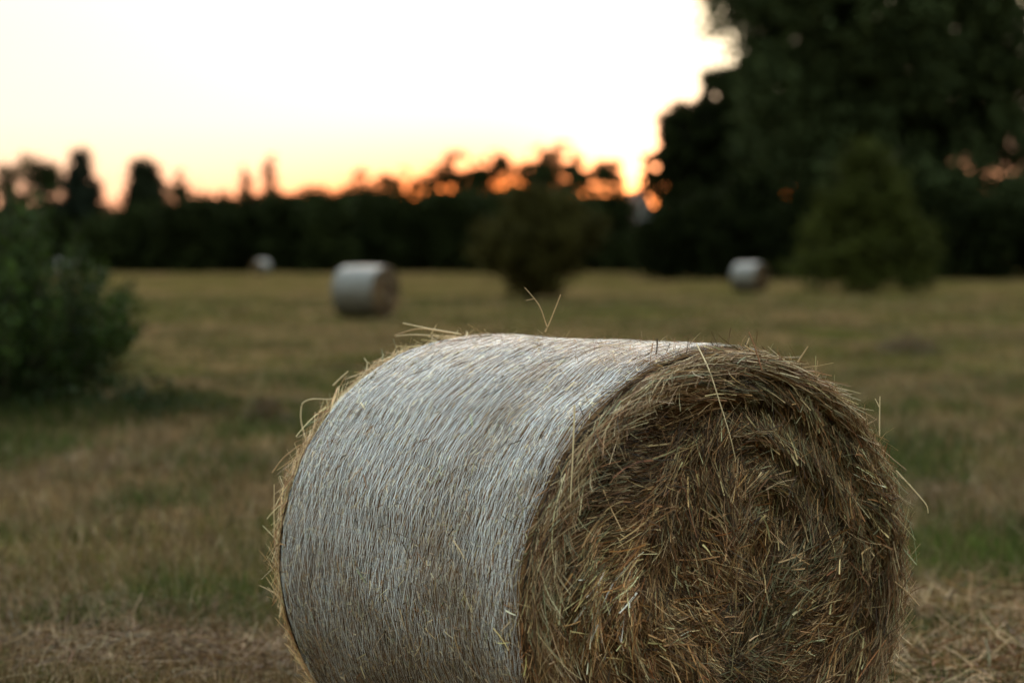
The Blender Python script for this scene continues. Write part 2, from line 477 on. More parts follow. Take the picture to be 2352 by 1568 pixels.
def build_bale():
    rng = np.random.default_rng(12)
    e = empty('hay_bale', tuple(BC), BYAW)
    tag(e, 'large round hay bale wrapped in white net, sharp in front on the stubble', 'hay bale', 'round hay bales on the field')
    # ---- packed hay core: side sheet with rounded ends
    nt_, ny = 220, 60
    th = np.linspace(0, 2 * pi, nt_, endpoint=False); ys = np.linspace(-BL / 2, BL / 2, ny)
    Y, T = np.meshgrid(ys, th, indexing='ij')
    P, N = bale_surf(T.ravel(), Y.ravel(), -.004)
    F = [(i * nt_ + j, i * nt_ + (j + 1) % nt_, (i + 1) * nt_ + (j + 1) % nt_, (i + 1) * nt_ + j) for i in range(ny - 1) for j in range(nt_)]
    cn = np.column_stack([Y.ravel() * 40, np.cos(T.ravel()) * 12, np.sin(T.ravel()) * 12])
    side = (P, np.array(F), np.outer(.4 + 1.0 * fbm(cn, 1, 3), BROWN * .8))
    # ---- straw lying flat under the net
    n = 42000
    t = rng.uniform(0, 2 * pi, n); y = rng.uniform(-BL / 2 + .01, BL / 2 - .015, n)
    p, nn = bale_surf(t, y, -.001)
    tang = np.column_stack([-np.sin(t) * RX, np.zeros(n), np.cos(t) * RZ]); tang = unit(tang)
    dv = rng.normal(0, .75, n); dv = np.where(rng.random(n) < .18, rng.uniform(-1.5, 1.5, n), dv)
    D = tang * np.cos(dv)[:, None] + np.array([0, 1, 0]) * np.sin(dv)[:, None]
    L = rng.uniform(.006, .030, n)
    flat = ribbons(p - D * L[:, None] * .5 - nn * (L ** 2 * .12)[:, None], D, nn, L, rng.uniform(.0012, .0044, n), hay_tint(n, rng, (.22, .18, .20, .30, .07, .03)) * (.15 + 1.5 * fbm(np.column_stack([p, y * 0]), 3.2, 140, 3))[:, None], .05, 2, .35, .7, rng, lift=-.02)
    V, F, C = join([side, flat])
    mk('hay_side', V, F, M_HAYDARK, e, C)
    # ---- net: pillar threads round the bale and zigzag threads between them
    parts = []
    seg = 190
    tt = np.linspace(0, 2 * pi, seg)
    def dirt_and_shade(p, col):
        # dust and hay ground into the net; painted shade browns it toward the bottom
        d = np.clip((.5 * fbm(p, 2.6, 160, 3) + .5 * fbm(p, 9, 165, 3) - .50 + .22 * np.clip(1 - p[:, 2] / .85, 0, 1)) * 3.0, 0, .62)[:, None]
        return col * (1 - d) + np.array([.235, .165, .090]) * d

    def thread(yline, off, w, col):
        yl = np.clip(yline, -BL / 2 + .004, BL / 2 - .006)
        p, nn = bale_surf(tt, yl, off)
        V = np.empty((seg, 2, 3)); s = np.array([0, 1, 0]) * w / 2
        V[:, 0] = p - s; V[:, 1] = p + s
        i = np.arange(seg - 1) * 2
        return V.reshape(-1, 3), np.stack([i, i + 1, i + 3, i + 2], 1), np.repeat(dirt_and_shade(p, col), 2, axis=0)
    nth = 200
    for k in range(nth):
        y0 = -BL / 2 + .008 + (BL - .02) * (k + rng.uniform(-.35, .35)) / nth
        a = np.column_stack([np.cos(tt) * 1.4, np.sin(tt) * 1.4, np.full(seg, y0 * 3)])
        wob = (fbm(a, 1.2, 90, 2) - .5) * .012
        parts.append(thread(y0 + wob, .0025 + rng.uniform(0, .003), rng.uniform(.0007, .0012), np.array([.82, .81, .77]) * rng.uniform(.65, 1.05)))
    V, F, C = join(parts)
    net = mk('net_wrap', V, F, M_NET, e, C)
    # zigzag threads
    zz = []
    for layer in range(3):
        rows = 54
        for r_ in range(rows):
            y0 = -BL / 2 + .01 + (BL - .05) * r_ / rows + rng.uniform(-.0015, .0015)
            m = (12, 10, 14)[layer]
            t0 = (np.arange(m * 2 + 1) * .5 + .37 * (r_ % 2) + .21 * layer) * (2 * pi / m)
            yy = y0 + np.where(np.arange(m * 2 + 1) % 2 == 0, 0, (.05, .062, .042)[layer]) + rng.normal(0, .0012, m * 2 + 1)
            yy = np.minimum(yy, BL / 2 - .006)
            sub = 8; u = np.linspace(0, len(t0) - 1, (len(t0) - 1) * sub + 1)
            yy = np.interp(u, np.arange(len(t0)), yy); t0 = np.interp(u, np.arange(len(t0)), t0)
            p, nn = bale_surf(t0, yy, .0055 + .0008 * layer)
            A, B, NN = p[:-1], p[1:], nn[:-1]
            d = B - A; Ld = np.linalg.norm(d, axis=1)
            zz.append(ribbons(A, d, NN, Ld, rng.uniform(.0007, .0011), dirt_and_shade(A, np.array([.86, .85, .81])), 0, 1, .1, 1, rng))
    V, F, C = join(zz)
    mk('zigzag_thread', V, F, M_NET, net, C)
    # ---- both ends of packed straw
    for end, ns, seed in ((-1, 62000, 200), (1, 9000, 300)):
        rr = np.linspace(0.0, 1, 60) ** .8; th = np.linspace(0, 2 * pi, 160, endpoint=False)
        A, B = np.meshgrid(rr, th, indexing='ij')
        a, b = (RX - .006) * A.ravel() * np.cos(B.ravel()), (RZ - .006) * A.ravel() * np.sin(B.ravel())
        h = face_relief(a, b, seed)
        V = np.column_stack([a, end * (BL / 2 + h - .045 * np.clip((1 - A.ravel()) / .12, 0, 1)), np.maximum(RZ - .015 + b, .004)])
        F = np.array([(i * 160 + j, (i + 1) * 160 + j, (i + 1) * 160 + (j + 1) % 160, i * 160 + (j + 1) % 160) for i in range(59) for j in range(160)])
        q = np.column_stack([a, b])
        base = (V, F, np.outer(.5 + .9 * fbm(q, 9, 5), DARK * .6))
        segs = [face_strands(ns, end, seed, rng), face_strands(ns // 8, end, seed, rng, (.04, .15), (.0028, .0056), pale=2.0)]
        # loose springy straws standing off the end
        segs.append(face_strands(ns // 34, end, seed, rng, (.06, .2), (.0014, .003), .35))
        Vs, Fs, Cs = join([base] + segs)
        mk('bale_end', Vs, Fs, M_HAY, e, Cs)
        # shaggy rim
        n = 17000 if end < 0 else 5200
        t = rng.uniform(0, 2 * pi, n); y = end * (BL / 2 - .004 + np.abs(rng.normal(0, .012, n)))
        p, nn = bale_surf(t, np.clip(y, -BL / 2, BL / 2), 0)
        p[:, 1] = y + end * rng.uniform(0, .035 if end < 0 else .016, n)
        p -= nn * (rng.uniform(.0, .055, n) if end < 0 else rng.uniform(-.006, .03, n))[:, None]
        tang = unit(np.column_stack([-np.sin(t) * RX, np.zeros(n), np.cos(t) * RZ]))
        sg = rng.choice([-1, 1], n)[:, None]
        out = np.abs(rng.normal(0, .10, n)); wild = (rng.random(n) < (.17 if end < 0 else .28)) & ((np.cos(t) > .15) | (end > 0)); out = np.where(wild, rng.uniform(.2, .9, n), np.where((np.cos(t) < .2) & (end < 0), out * .25 - .08, out))
        D = tang * sg + nn * out[:, None] + np.array([0, 1, 0]) * (end * np.abs(rng.normal(.05, .28, n)))[:, None]
        L = rng.uniform(.03, .13, n) * np.where(wild, .6, 1)
        keep = (p[:, 2] > .02)
        R = ribbons(p[keep], D[keep], nn[keep], L[keep], rng.uniform(.0014, .0036, n)[keep], hay_tint(n, rng, (.2, .34, .24, .08, .06, .08) if end < 0 else (.55, .3, .08, .0, .04, .03))[keep] * (1 if end < 0 else 1.3), .22, 3, 1, .5, rng, lift=-.12)
        mk('shaggy_rim', R[0], R[1], M_HAY, e, R[2])
    # ---- loose bits stuck on the net
    n = 27000
    t = rng.uniform(0, 2 * pi, n); y = rng.uniform(-BL / 2 + .03, BL / 2 - .03, n)
    low = np.sin(t) < np.where(rng.random(n) < .7, rng.uniform(-.75, .2, n), rng.uniform(-.9, 2.2, n))
    t, y = t[low], y[low]; n = len(t)
    p, nn = bale_surf(t, y, .008)
    tang = unit(np.column_stack([-np.sin(t) * RX, np.zeros(n), np.cos(t) * RZ]))
    dv = rng.normal(0, .6, n); dv = np.where(rng.random(n) < .3, rng.uniform(-1.6, 1.6, n), dv)
    D = tang * np.cos(dv)[:, None] + np.array([0, 1, 0]) * np.sin(dv)[:, None] + nn * rng.normal(.0, .08, n)[:, None]
    L = rng.uniform(.006, .034, n) * np.where(rng.random(n) < .08, 2, 1)
    a1 = ribbons(p - D * L[:, None] * .5, D, nn, L, rng.uniform(.0010, .0028, n), hay_tint(n, rng, (.15, .22, .29, .25, .04, .05)), .14, 3, .6, .6, rng)
    n = 2300
    t = rng.uniform(0, 2 * pi, n); y = rng.uniform(-BL / 2 + .02, BL / 2 - .02, n)
    p, nn = bale_surf(t, y, .004)
    D = nn + rng.normal(0, .9, (n, 3)); D = np.where(np.sum(D * nn, 1)[:, None] < .1, D + nn * 1.2, D)
    a2 = ribbons(p, D, nn, rng.uniform(.006, .045, n), .0014, hay_tint(n, rng, (.2, .3, .3, .1, .0, .1)), .4, 2, 1, .4, rng)
    n = 420
    t = rng.uniform(0, 2 * pi, n); y = rng.uniform(-BL / 2 + .04, BL / 2 - .04, n)
    p, nn = bale_surf(t, y, .010)
    tang = unit(np.column_stack([-np.sin(t) * RX, np.zeros(n), np.cos(t) * RZ]))
    dv = rng.normal(0, .9, n); D = tang * np.cos(dv)[:, None] + np.array([0, 1, 0]) * np.sin(dv)[:, None]
    L_ = rng.uniform(.03, .075, n)
    a3 = ribbons(p - D * L_[:, None] * .5, D, nn, L_, rng.uniform(.002, .0048, n), hay_tint(n, rng, (.40, .15, .2, .15, .05, .05)), .1, 3, .4, .6, rng)
    V, F, C = join([a1, a3]); V2, F2, C2 = a2
    V, F, C = np.concatenate([V, V2]), np.concatenate([F, F2 + len(V)]), np.concatenate([C, C2])
    mk('stuck_straw', V, F, M_HAY, e, C)

    # ---- single stalks the photograph shows standing off the bale
    inv = np.linalg.inv(np.column_stack([BT, -BN, [0, 0, 1]]))
    def stalk(pix, dist, w, col):
        pts = [at(x, y, dist if np.isscalar(dist) else dist[i]) for i, (x, y) in enumerate(pix)]
        pts = np.array([inv @ (q - BC) for q in pts])
        # resample smooth
        s = np.linspace(0, len(pts) - 1, (len(pts) - 1) * 5 + 1)
        pp = np.column_stack([np.interp(s, np.arange(len(pts)), pts[:, d]) for d in range(3)])
        if len(pts) > 2:
            for _ in range(3): pp[1:-1] = (pp[:-2] + 2 * pp[1:-1] + pp[2:]) / 4
        return tube(pp, np.linspace(w, w * .6, len(pp)) / 2, col, 5)
    S, T_, B_, G_ = STRAW * 1.25, TAN * 1.6, TAN * 1.5, np.array([.22, .25, .13])
    groups = [
        [([(1252, 762), (1262, 742), (1288, 676)], 5.95, .0042, T_), ([(1256, 750), (1240, 700), (1205, 660)], 5.97, .0030, B_), ([(1226, 686), (1208, 690)], 5.97, .002, B_)],
        [([(703, 1012), (690, 965), (692, 925), (715, 915), (755, 917), (775, 915)], 6.25, .0046, S)],
        [([(1320, 930), (1316, 1040), (1310, 1152)], 5.10, .0045, S)],
        [([(2020, 1000), (2020, 960), (2021, 910)], 5.90, .0040, S), ([(2020, 935), (2010, 915)], 5.90, .0026, S)],
        [([(2058, 1080), (2095, 1120), (2130, 1160), (2132, 1178)], 5.85, .0040, S)],
        [([(2060, 1085), (2072, 1180), (2080, 1260), (2078, 1300)], 5.9, .0030, G_), ([(2062, 1150), (2098, 1220), (2106, 1290)], 5.9, .0026, G_)],
        [([(2055, 1335), (2085, 1360), (2112, 1390)], 5.85, .0036, T_)],
        [([(1060, 768), (990, 756), (925, 742)], 6.45, .0050, S), ([(1040, 765), (960, 752), (906, 770)], 6.4, .0036, T_), ([(1010, 772), (945, 768), (908, 772)], 6.42, .0038, S), ([(985, 775), (1003, 745)], 6.4, .0030, S)],
        [([(1750, 850), (1735, 800), (1720, 762)], 5.40, .0040, RUST)],
        [([(1832, 832), (1845, 812), (1856, 795)], 5.55, .0052, TAN * 1.4)],
        [([(1600, 790), (1630, 850), (1655, 930), (1680, 1010), (1690, 1060)], [5.42, 5.36, 5.35, 5.35, 5.37], .0036, S)],
        [([(765, 885), (782, 868), (800, 852)], 6.35, .0050, S), ([(770, 905), (795, 862)], 6.35, .0036, T_)],
        [([(625, 1085), (650, 1050), (690, 1020)], 6.2, .0036, T_)],
        [([(632, 1250), (629, 1180), (630, 1112)], 6.15, .0040, S)],
    ]
    for g in groups:
        V, F, C = join([stalk(*s) for s in g])
        mk('loose_stalk', V, F, M_HAY, e, C)


build_bale()


# ------------------------------------------------------------------ the bales farther off
def far_bale_material():
    m, nt, b = new_mat('net_over_hay')
    tc = nd(nt, 'ShaderNodeTexCoord'); mp = nd(nt, 'ShaderNodeMapping'); mp.inputs['Scale'].default_value = (6, 90, 6)
    nt.links.new(tc.outputs['Object'], mp.inputs['Vector'])
    n = nd(nt, 'ShaderNodeTexNoise'); n.inputs['Scale'].default_value = 1.0; n.inputs['Detail'].default_value = 4
    nt.links.new(mp.outputs[0], n.inputs['Vector'])
    r = nd(nt, 'ShaderNodeValToRGB'); r.color_ramp.elements[0].position = .3; r.color_ramp.elements[0].color = (.075, .054, .033, 1)
    r.color_ramp.elements[1].position = .62; r.color_ramp.elements[1].color = (.135, .120, .095, 1)
    nt.links.new(n.outputs['Fac'], r.inputs[0]); nt.links.new(r.outputs[0], b.inputs['Base Color'])
    b.inputs['Roughness'].default_value = .5
    return m


M_FARNET = far_bale_material()


def make_far_bale():
    rng = np.random.default_rng(55)
    e = empty('hay_bale', (0, 0, 0))
    nt_, ny = 72, 16
    th = np.linspace(0, 2 * pi, nt_, endpoint=False); ys = np.linspace(-BL / 2, BL / 2, ny)
    Y, T = np.meshgrid(ys, th, indexing='ij')
    P, N = bale_surf(T.ravel(), Y.ravel(), 0, 77)
    F = [(i * nt_ + j, i * nt_ + (j + 1) % nt_, (i + 1) * nt_ + (j + 1) % nt_, (i + 1) * nt_ + j) for i in range(ny - 1) for j in range(nt_)]
    mk('net_wrap', P, F, M_FARNET, e, smooth=True)
    for end in (-1, 1):
        segs = [face_strands(3500, end, 400, rng, (.06, .24), (.006, .012))]
        rr = np.linspace(0, 1, 14); A, B = np.meshgrid(rr, th, indexing='ij')
        a, b = (RX - .02) * A.ravel() * np.cos(B.ravel()), (RZ - .02) * A.ravel() * np.sin(B.ravel())
        V = np.column_stack([a, end * (BL / 2 + face_relief(a, b, 400) - .02), np.maximum(RZ - .015 + b, .004)])
        F = np.array([(i * nt_ + j, (i + 1) * nt_ + j, (i + 1) * nt_ + (j + 1) % nt_, i * nt_ + (j + 1) % nt_) for i in range(13) for j in range(nt_)])
        segs.append((V, F, np.outer(np.ones(len(V)), BROWN * .7)))
        V, F, C = join(segs); C = C * .8
        mk('bale_end', V, F, M_HAY, e, C)
    return e


def copy_tree(o, parent=None):
    c = o.copy(); COL.objects.link(c)
    if parent is not None: c.parent = parent
    for ch in [x for x in o.children]: copy_tree(ch, c)
    return c


_fb = make_far_bale()
_spots = ((841, 50.3, 62, 'round netted bale in mid field, left of the lone round bush'),
          (1722, 88.0, 54, 'round netted bale standing left of the pyramid shaped tree'),
          (600, 178.0, -42, 'tiny far round bale at the foot of the dark hedgerow'),
          (152, 172.0, 70, 'far round bale half hidden behind the leafy bush'))
for i, (px, d, yaw, lab) in enumerate(_spots):
    o = _fb if i == 0 else copy_tree(_fb)
    g = on_ground(px, d)
    o.location = (g[0], g[1], float(terrain(g[None, :2])[0]) - .01)
    o.rotation_euler = (0, 0, radians(yaw))
    tag(o, lab, 'hay bale', 'round hay bales on the field')


# ------------------------------------------------------------------ trees
def trunk_mesh(h, r, limbs, rng, spread):
    pts = [np.array([0, 0, -.15])]
    for k in range(1, 7):
        pts.append(np.array([rng.normal(0, .02) * h * k / 6, rng.normal(0, .02) * h * k / 6, h * k / 6]))
    parts = [tube(pts, np.linspace(r, r * .25, 7), np.array([.055, .042, .03]), 8)]
    for k in range(limbs):
        i = rng.integers(2, 6); a = rng.uniform(0, 2 * pi); l = spread * rng.uniform(.5, 1)
        d = np.array([cos(a), sin(a), rng.uniform(.35, 1.0)])
        p0 = pts[i]
        parts.append(tube([p0, p0 + d * l * .5, p0 + d * l + np.array([0, 0, .2 * l])], [r * .38, r * .24, r * .06], np.array([.05, .04, .03]), 5))
    return join(parts)


def crown_points(rng, prof, h0, h1, n_clump, per, crad, fill=.55, squash=1.0, gap=None, zs=.8):
    """clumps spread through a crown whose radius at relative height s is prof(s)"""
    P, K = [], []
    for k in range(n_clump):
        while True:
            s = rng.random(); R = prof(s)
            if rng.random() < R / max(prof(x) for x in (.1, .25, .4, .55, .7, .85)): break
        a = rng.uniform(0, 2 * pi); q = rng.random() ** fill
        R = R * (.70 + .56 * vnoise(np.array([[cos(a) * 1.3, sin(a) * 1.3, s * 4.5]]), 1.6, n_clump)[0])
        c = np.array([R * q * cos(a), R * q * sin(a) * squash, h0 + (h1 - h0) * s])
        if gap is not None and gap(c): continue
        m = int(per * rng.uniform(.6, 1.4))
        v = rng.normal(0, .56, (m, 3))
        P.append(c + v * crad * rng.uniform(.65, 1.35) * np.array([1, 1, zs])); K.append(np.full(m, rng.uniform(.55, 1.5)))
    return np.concatenate(P), np.concatenate(K)


LEAFG = np.array([.020, .025, .007])


def tree(name, px, dist, top_y, hw_px, prof, label, cat='tree', group=None, base=.06, clumps=60, per=45, leaf=.42, crad=.9,
         col=LEAFG, seed=1, fill=.55, trunk_r=.22, gap=None, squash=1.0, sink=0.0, mat=None, holes=0, thin=(), lace=None, zs=.8):
    rng = np.random.default_rng(seed * 101 + 7)
    H = CAMH + (HOR - top_y + 12) / FPX * dist
    R = (hw_px + 6) / FPX * dist
    g = on_ground(px, dist)
    e = empty(name, (g[0], g[1], -sink)); tag(e, label, cat, group)
    tr = trunk_mesh(H * .86, trunk_r, 7, rng, R * .8)
    mk('trunk', tr[0], tr[1], M_BARK, e, tr[2])
    P, K = crown_points(rng, lambda s: prof(s) * max(R - crad * .55, .2 * R), H * base + crad * .35, H - crad * .55, clumps, per, crad, fill, squash, gap, zs)
    ok = P[:, 2] > .05
    hl = [(rng.uniform(-.8, .8) * R, H * rng.uniform(max(base, .45), .97), rng.uniform(.28, .6)) for _ in range(holes)]
    hl += [((x - px) / FPX * dist, CAMH + (HOR - y) / FPX * dist, r / FPX * dist) for x, y, r in thin]
    for hx, hz, r_ in hl:
        ok &= (P[:, 0] - hx) ** 2 + (P[:, 2] - hz) ** 2 > r_ * r_ * rng.uniform(.5, 1.2, len(P))
    if lace: ok &= fbm(P * [1, .3, 1] + seed * 3.7, lace[0], seed, 3) > lace[1] + rng.normal(0, .02, len(P))
    P, K = P[ok], K[ok]
    c = col * (K * rng.uniform(.75, 1.3, len(P)))[:, None]
    V, F, C = leaves(P, leaf * rng.uniform(.6, 1.3, len(P)), c, rng, .6)
    mk('crown', V, F, mat or M_LEAF, e, C)
    return e


rnd = lambda s: math.sqrt(max(1 - (2 * s - 1) ** 2, 0)) * .98 + .02
hedge = lambda s: (1.0 if s < .7 else math.sqrt(max(1 - ((s - .7) / .3) ** 2, 0))) * .85 + .15
cone = lambda s: (1 - s) * .97 + .03
column = lambda s: .50 + .50 * max(0, 1 - s / .75) if s < .93 else .42
pyramid = lambda s: .92 + s * .27 if s < .3 else (1.0 - (s - .3) * 1.05 if s < .66 else .62 - (s - .66) * 1.25)
vase = lambda s: (.35 + 1.35 * s if s < .48 else math.sqrt(max(1 - ((s - .48) / .54) ** 2, 0)))
big = lambda s: (.80 + .35 * s if s < .55 else math.sqrt(max(1 - ((s - .55) / .47) ** 2, 0)))

# hedgerow: individual trees grown together
HG = 'dark trees grown together along the far field edge'
HL = 'dark leafy tree grown into the even hedgerow along the far field edge'
hr = np.random.default_rng(8)
tops = [(-60, 520), (10, 515), (80, 505), (150, 512), (215, 520), (285, 500), (345, 488), (405, 486), (462, 468), (520, 474), (580, 466), (640, 462), (700, 456),
        (760, 455), (815, 450), (870, 452), (925, 466), (985, 462), (1045, 460), (1105, 458), (1165, 460), (1225, 462), (1285, 462), (1345, 460), (1400, 456), (1450, 560), (1500, 540)]
for k, (px, ty) in enumerate(tops):
    tree('hedgerow_tree', px, 203 + hr.uniform(-4, 6), ty - 8, 50 + hr.uniform(-4, 8), hedge, HL, 'tree', HG, .0, 120, 46, .6, 1.0, LEAFG * hr.uniform(.7, 1.15), 300 + k, .5, .16)

tree('round_tree', 62, 222, 368, 104, rnd, 'rounded tree with sky showing through its crown, above the far hedge at left', clumps=240, per=34, leaf=.5, crad=.75, seed=2, fill=.42, base=.2, lace=(.7, .42))
tree('conifer', 190, 205, 335, 100, cone, 'tall dark pointed conifer beside the rounded tree above the hedge', clumps=420, per=40, leaf=.5, crad=.6, seed=3, col=np.array([.016, .021, .012]), base=.05)
tree('columnar_tree', 336, 207, 380, 80, column, 'flat topped columnar tree standing clear above the far hedge', clumps=360, per=42, leaf=.5, crad=.65, seed=4, col=np.array([.018, .022, .010]), base=.03)
tree('small_conifer', 413, 216, 396, 58, cone, 'small pointed see-through tree just right of the columnar one', clumps=90, per=26, leaf=.45, crad=.55, seed=5, base=.3, holes=8)
tree('thin_conifer', 566, 320, 384, 30, cone, 'shorter of two slim conifers far beyond the hedge', group='slim conifers beyond the hedge', clumps=80, per=26, leaf=.55, crad=.55, seed=6, base=.3)
tree('thin_conifer', 620, 320, 350, 38, cone, 'taller of two slim conifers far beyond the hedge', group='slim conifers beyond the hedge', clumps=110, per=26, leaf=.55, crad=.6, seed=7, base=.3)

LG = 'loose trees lit from behind above the hedge'
lacy = [(836, 405, 24, 14, 'small spiky sapling poking out of the hedge where the orange glow begins'),
        (932, 402, 34, 18, 'thin see-through tree at the left end of the orange glow'),
        (1050, 366, 46, 26, 'open crowned tree, tallest in the left half of the orange glow'),
        (1132, 362, 34, 20, 'narrow twin topped tree in the middle of the orange glow'),
        (1200, 382, 40, 22, 'low loose tree next to the densest crown in the glow'),
        (1268, 336, 50, 46, 'densest and tallest dark crown in front of the orange glow'),
        (1330, 408, 38, 18, 'low lacy tree right of the densest crown in the glow'),
        (884, 418, 34, 14, 'low see-through tree second from the left in the orange glow'),
        (990, 402, 36, 16, 'loose tree left of the open crowned one in the orange glow'),
        (1092, 396, 34, 16, 'low lacy tree between the open crowned and the twin topped trees'),
        (1166, 398, 34, 16, 'small lacy tree just right of the twin topped one'),
        (1236, 384, 36, 18, 'ragged tree hard against the left of the densest crown'),
        (1364, 402, 36, 16, 'thin see-through tree between the lacy trees near the bright gap'),
        (1398, 384, 42, 22, 'flat lacy tree beside the bright gap where the sun went down')]
for k, (px, ty, hw, nc, lab) in enumerate(lacy):
    tree('backlit_tree', px, 226 + 3 * (k % 3), ty - 6, hw * 1.6, rnd if k != len(lacy) - 1 else column, lab, group=LG, clumps=int(nc * 12), per=26, leaf=.42, crad=.5, seed=40 + k, fill=.5, base=.4, trunk_r=.12, holes=3, lace=(.75, .485))

# right side
tree('field_tree', 1662, 172, 168, 150, lambda s: (.97 if s < .42 else .97 * math.sqrt(max(1 - ((s - .42) / .6) ** 2, 0))), 'dark broad tree left of the giant tree, sunset glow on its left edge', clumps=1100, per=46, leaf=.6, crad=1.0, seed=60, fill=.5, base=.02, trunk_r=.4, col=LEAFG * .8, lace=(.34, .42), thin=[(1640, 222, 14), (1612, 236, 10)])


tree('field_tree', 1562, 168, 246, 82, rnd, 'smaller rounded dark tree stepping down toward the bright gap, its edge lit orange', clumps=330, per=46, leaf=.55, crad=.85, seed=71, fill=.5, base=.0, trunk_r=.3, col=LEAFG * .8, lace=(.5, .44), thin=[(1545, 287, 12), (1572, 302, 12), (1510, 330, 11), (1505, 385, 13)])


tree('giant_tree', 2062, 150, -480, 430, big, 'giant spreading tree filling the right side, its top out of view', clumps=3000, per=46, leaf=.6, crad=1.05, seed=61, fill=.5, base=.02, trunk_r=.9, col=np.array([.040, .050, .018]), zs=1.7, lace=(.45, .36), holes=14, thin=[(1780, 50, 19), (1860, 142, 17), (1795, 112, 14), (2000, 40, 20), (2066, 18, 19), (1640, 215, 20), (1735, 300, 12), (2100, 405, 9), (2290, 392, 18), (2333, 428, 16), (2340, 300, 34), (2347, 385, 14), (1695, 190, 14), (1720, 95, 14)])
UG = 'dark shrubs under the giant tree'
for k, (px, ty, hw) in enumerate(((1520, 470, 50), (1610, 440, 70), (1690, 470, 60), (1730, 400, 75), (1790, 480, 60), (1860, 430, 80), (2010, 420, 85), (2150, 440, 80), (2270, 465, 70), (2370, 480, 70), (2470, 470, 70))):
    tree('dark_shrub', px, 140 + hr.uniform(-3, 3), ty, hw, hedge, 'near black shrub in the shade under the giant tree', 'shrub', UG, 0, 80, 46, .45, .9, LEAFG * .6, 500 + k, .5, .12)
tree('edge_tree', 2560, 175, 60, 190, rnd, 'dark tree cut off by the right edge of view behind the giant tree', clumps=200, per=46, leaf=.55, crad=1.2, seed=62, base=.05, trunk_r=.4)

OL = np.array([.040, .044, .009])
tree('pyramid_tree', 1992, 88, 334, 170, pyramid, 'olive green pyramid shaped young tree in the field on the right', clumps=300, per=70, leaf=.20, crad=.42, seed=63, base=.0, trunk_r=.14, col=OL * .95, fill=.45)
tree('lone_bush', 1222, 71, 436, 156, vase, 'lone rounded bush with narrow base in the middle of the field', 'bush', clumps=230, per=70, leaf=.16, crad=.36, seed=64, base=.02, trunk_r=.10, col=np.array([.038, .032, .008]), fill=.45)


# ------------------------------------------------------------------ the leafy bush at left
def build_bush():
    rng = np.random.default_rng(88)
    g = on_ground(-8, 19.2)
    e = empty('leafy_bush', (g[0], g[1], 0)); e.scale = (1.14, 1.14, 1.03); tag(e, 'leafy green bush with upright shoots at the left edge of the field', 'bush')
    stems, LP, LA, LK = [], [], [], []
    for k in range(190):
        a = rng.uniform(0, 2 * pi); r0 = .45 * math.sqrt(rng.random())
        lean = rng.uniform(.05, 1.0); h = rng.uniform(.7, 1.75) * (1.15 - .45 * lean) 
        rad = .15 + lean * 1.05
        p0 = np.array([r0 * cos(a), r0 * sin(a), 0]); p1 = np.array([rad * .75 * cos(a), rad * .75 * sin(a), h * .62])
        p2 = np.array([rad * cos(a) + rng.normal(0, .08), rad * sin(a) + rng.normal(0, .08), h + .12])
        s = np.linspace(0, 1, 9)[:, None]
        pts = (1 - s) ** 2 * p0 + 2 * s * (1 - s) * p1 + s * s * p2
        stems.append(tube(pts, np.linspace(.012, .003, 9), np.array([.06, .05, .03]), 4))
        m = rng.integers(90, 170)
        t = rng.uniform(.12, 1.0, m) ** .8; i = t * 8; i0 = np.minimum(i.astype(int), 7); f = (i - i0)[:, None]
        c = pts[i0] * (1 - f) + pts[i0 + 1] * f
        spread = (.16 * (1.08 - t))[:, None] + .02
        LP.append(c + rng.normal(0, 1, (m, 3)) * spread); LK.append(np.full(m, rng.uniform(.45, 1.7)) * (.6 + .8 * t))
        d = unit(pts[i0 + 1] - pts[i0]); LA.append(d)
    # lower skirt spreading to the right
    for k in range(70):
        c = np.array([rng.uniform(-.9, 1.65), rng.uniform(-1, .9), 0]); c[2] = rng.uniform(.03, .55) * max(.12, 1 - abs(c[0]) / 1.75)
        m = 60; LP.append(c + rng.normal(0, .12, (m, 3))); LA.append(rng.normal(0, .5, (m, 3)) + [0, 0, .4]); LK.append(np.full(m, rng.uniform(.5, 1.1)))
    P = np.concatenate(LP); A = np.concatenate(LA); K = np.concatenate(LK)
    ok = P[:, 2] > .02; P, A, K = P[ok], A[ok], K[ok]
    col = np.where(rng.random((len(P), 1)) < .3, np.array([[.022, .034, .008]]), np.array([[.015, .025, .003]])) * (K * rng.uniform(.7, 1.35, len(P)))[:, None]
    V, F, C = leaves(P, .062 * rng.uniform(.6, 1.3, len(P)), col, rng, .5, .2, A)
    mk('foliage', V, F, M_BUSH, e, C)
    V, F, C = join(stems); mk('stems', V, F, M_BARK, e, C)


build_bush()


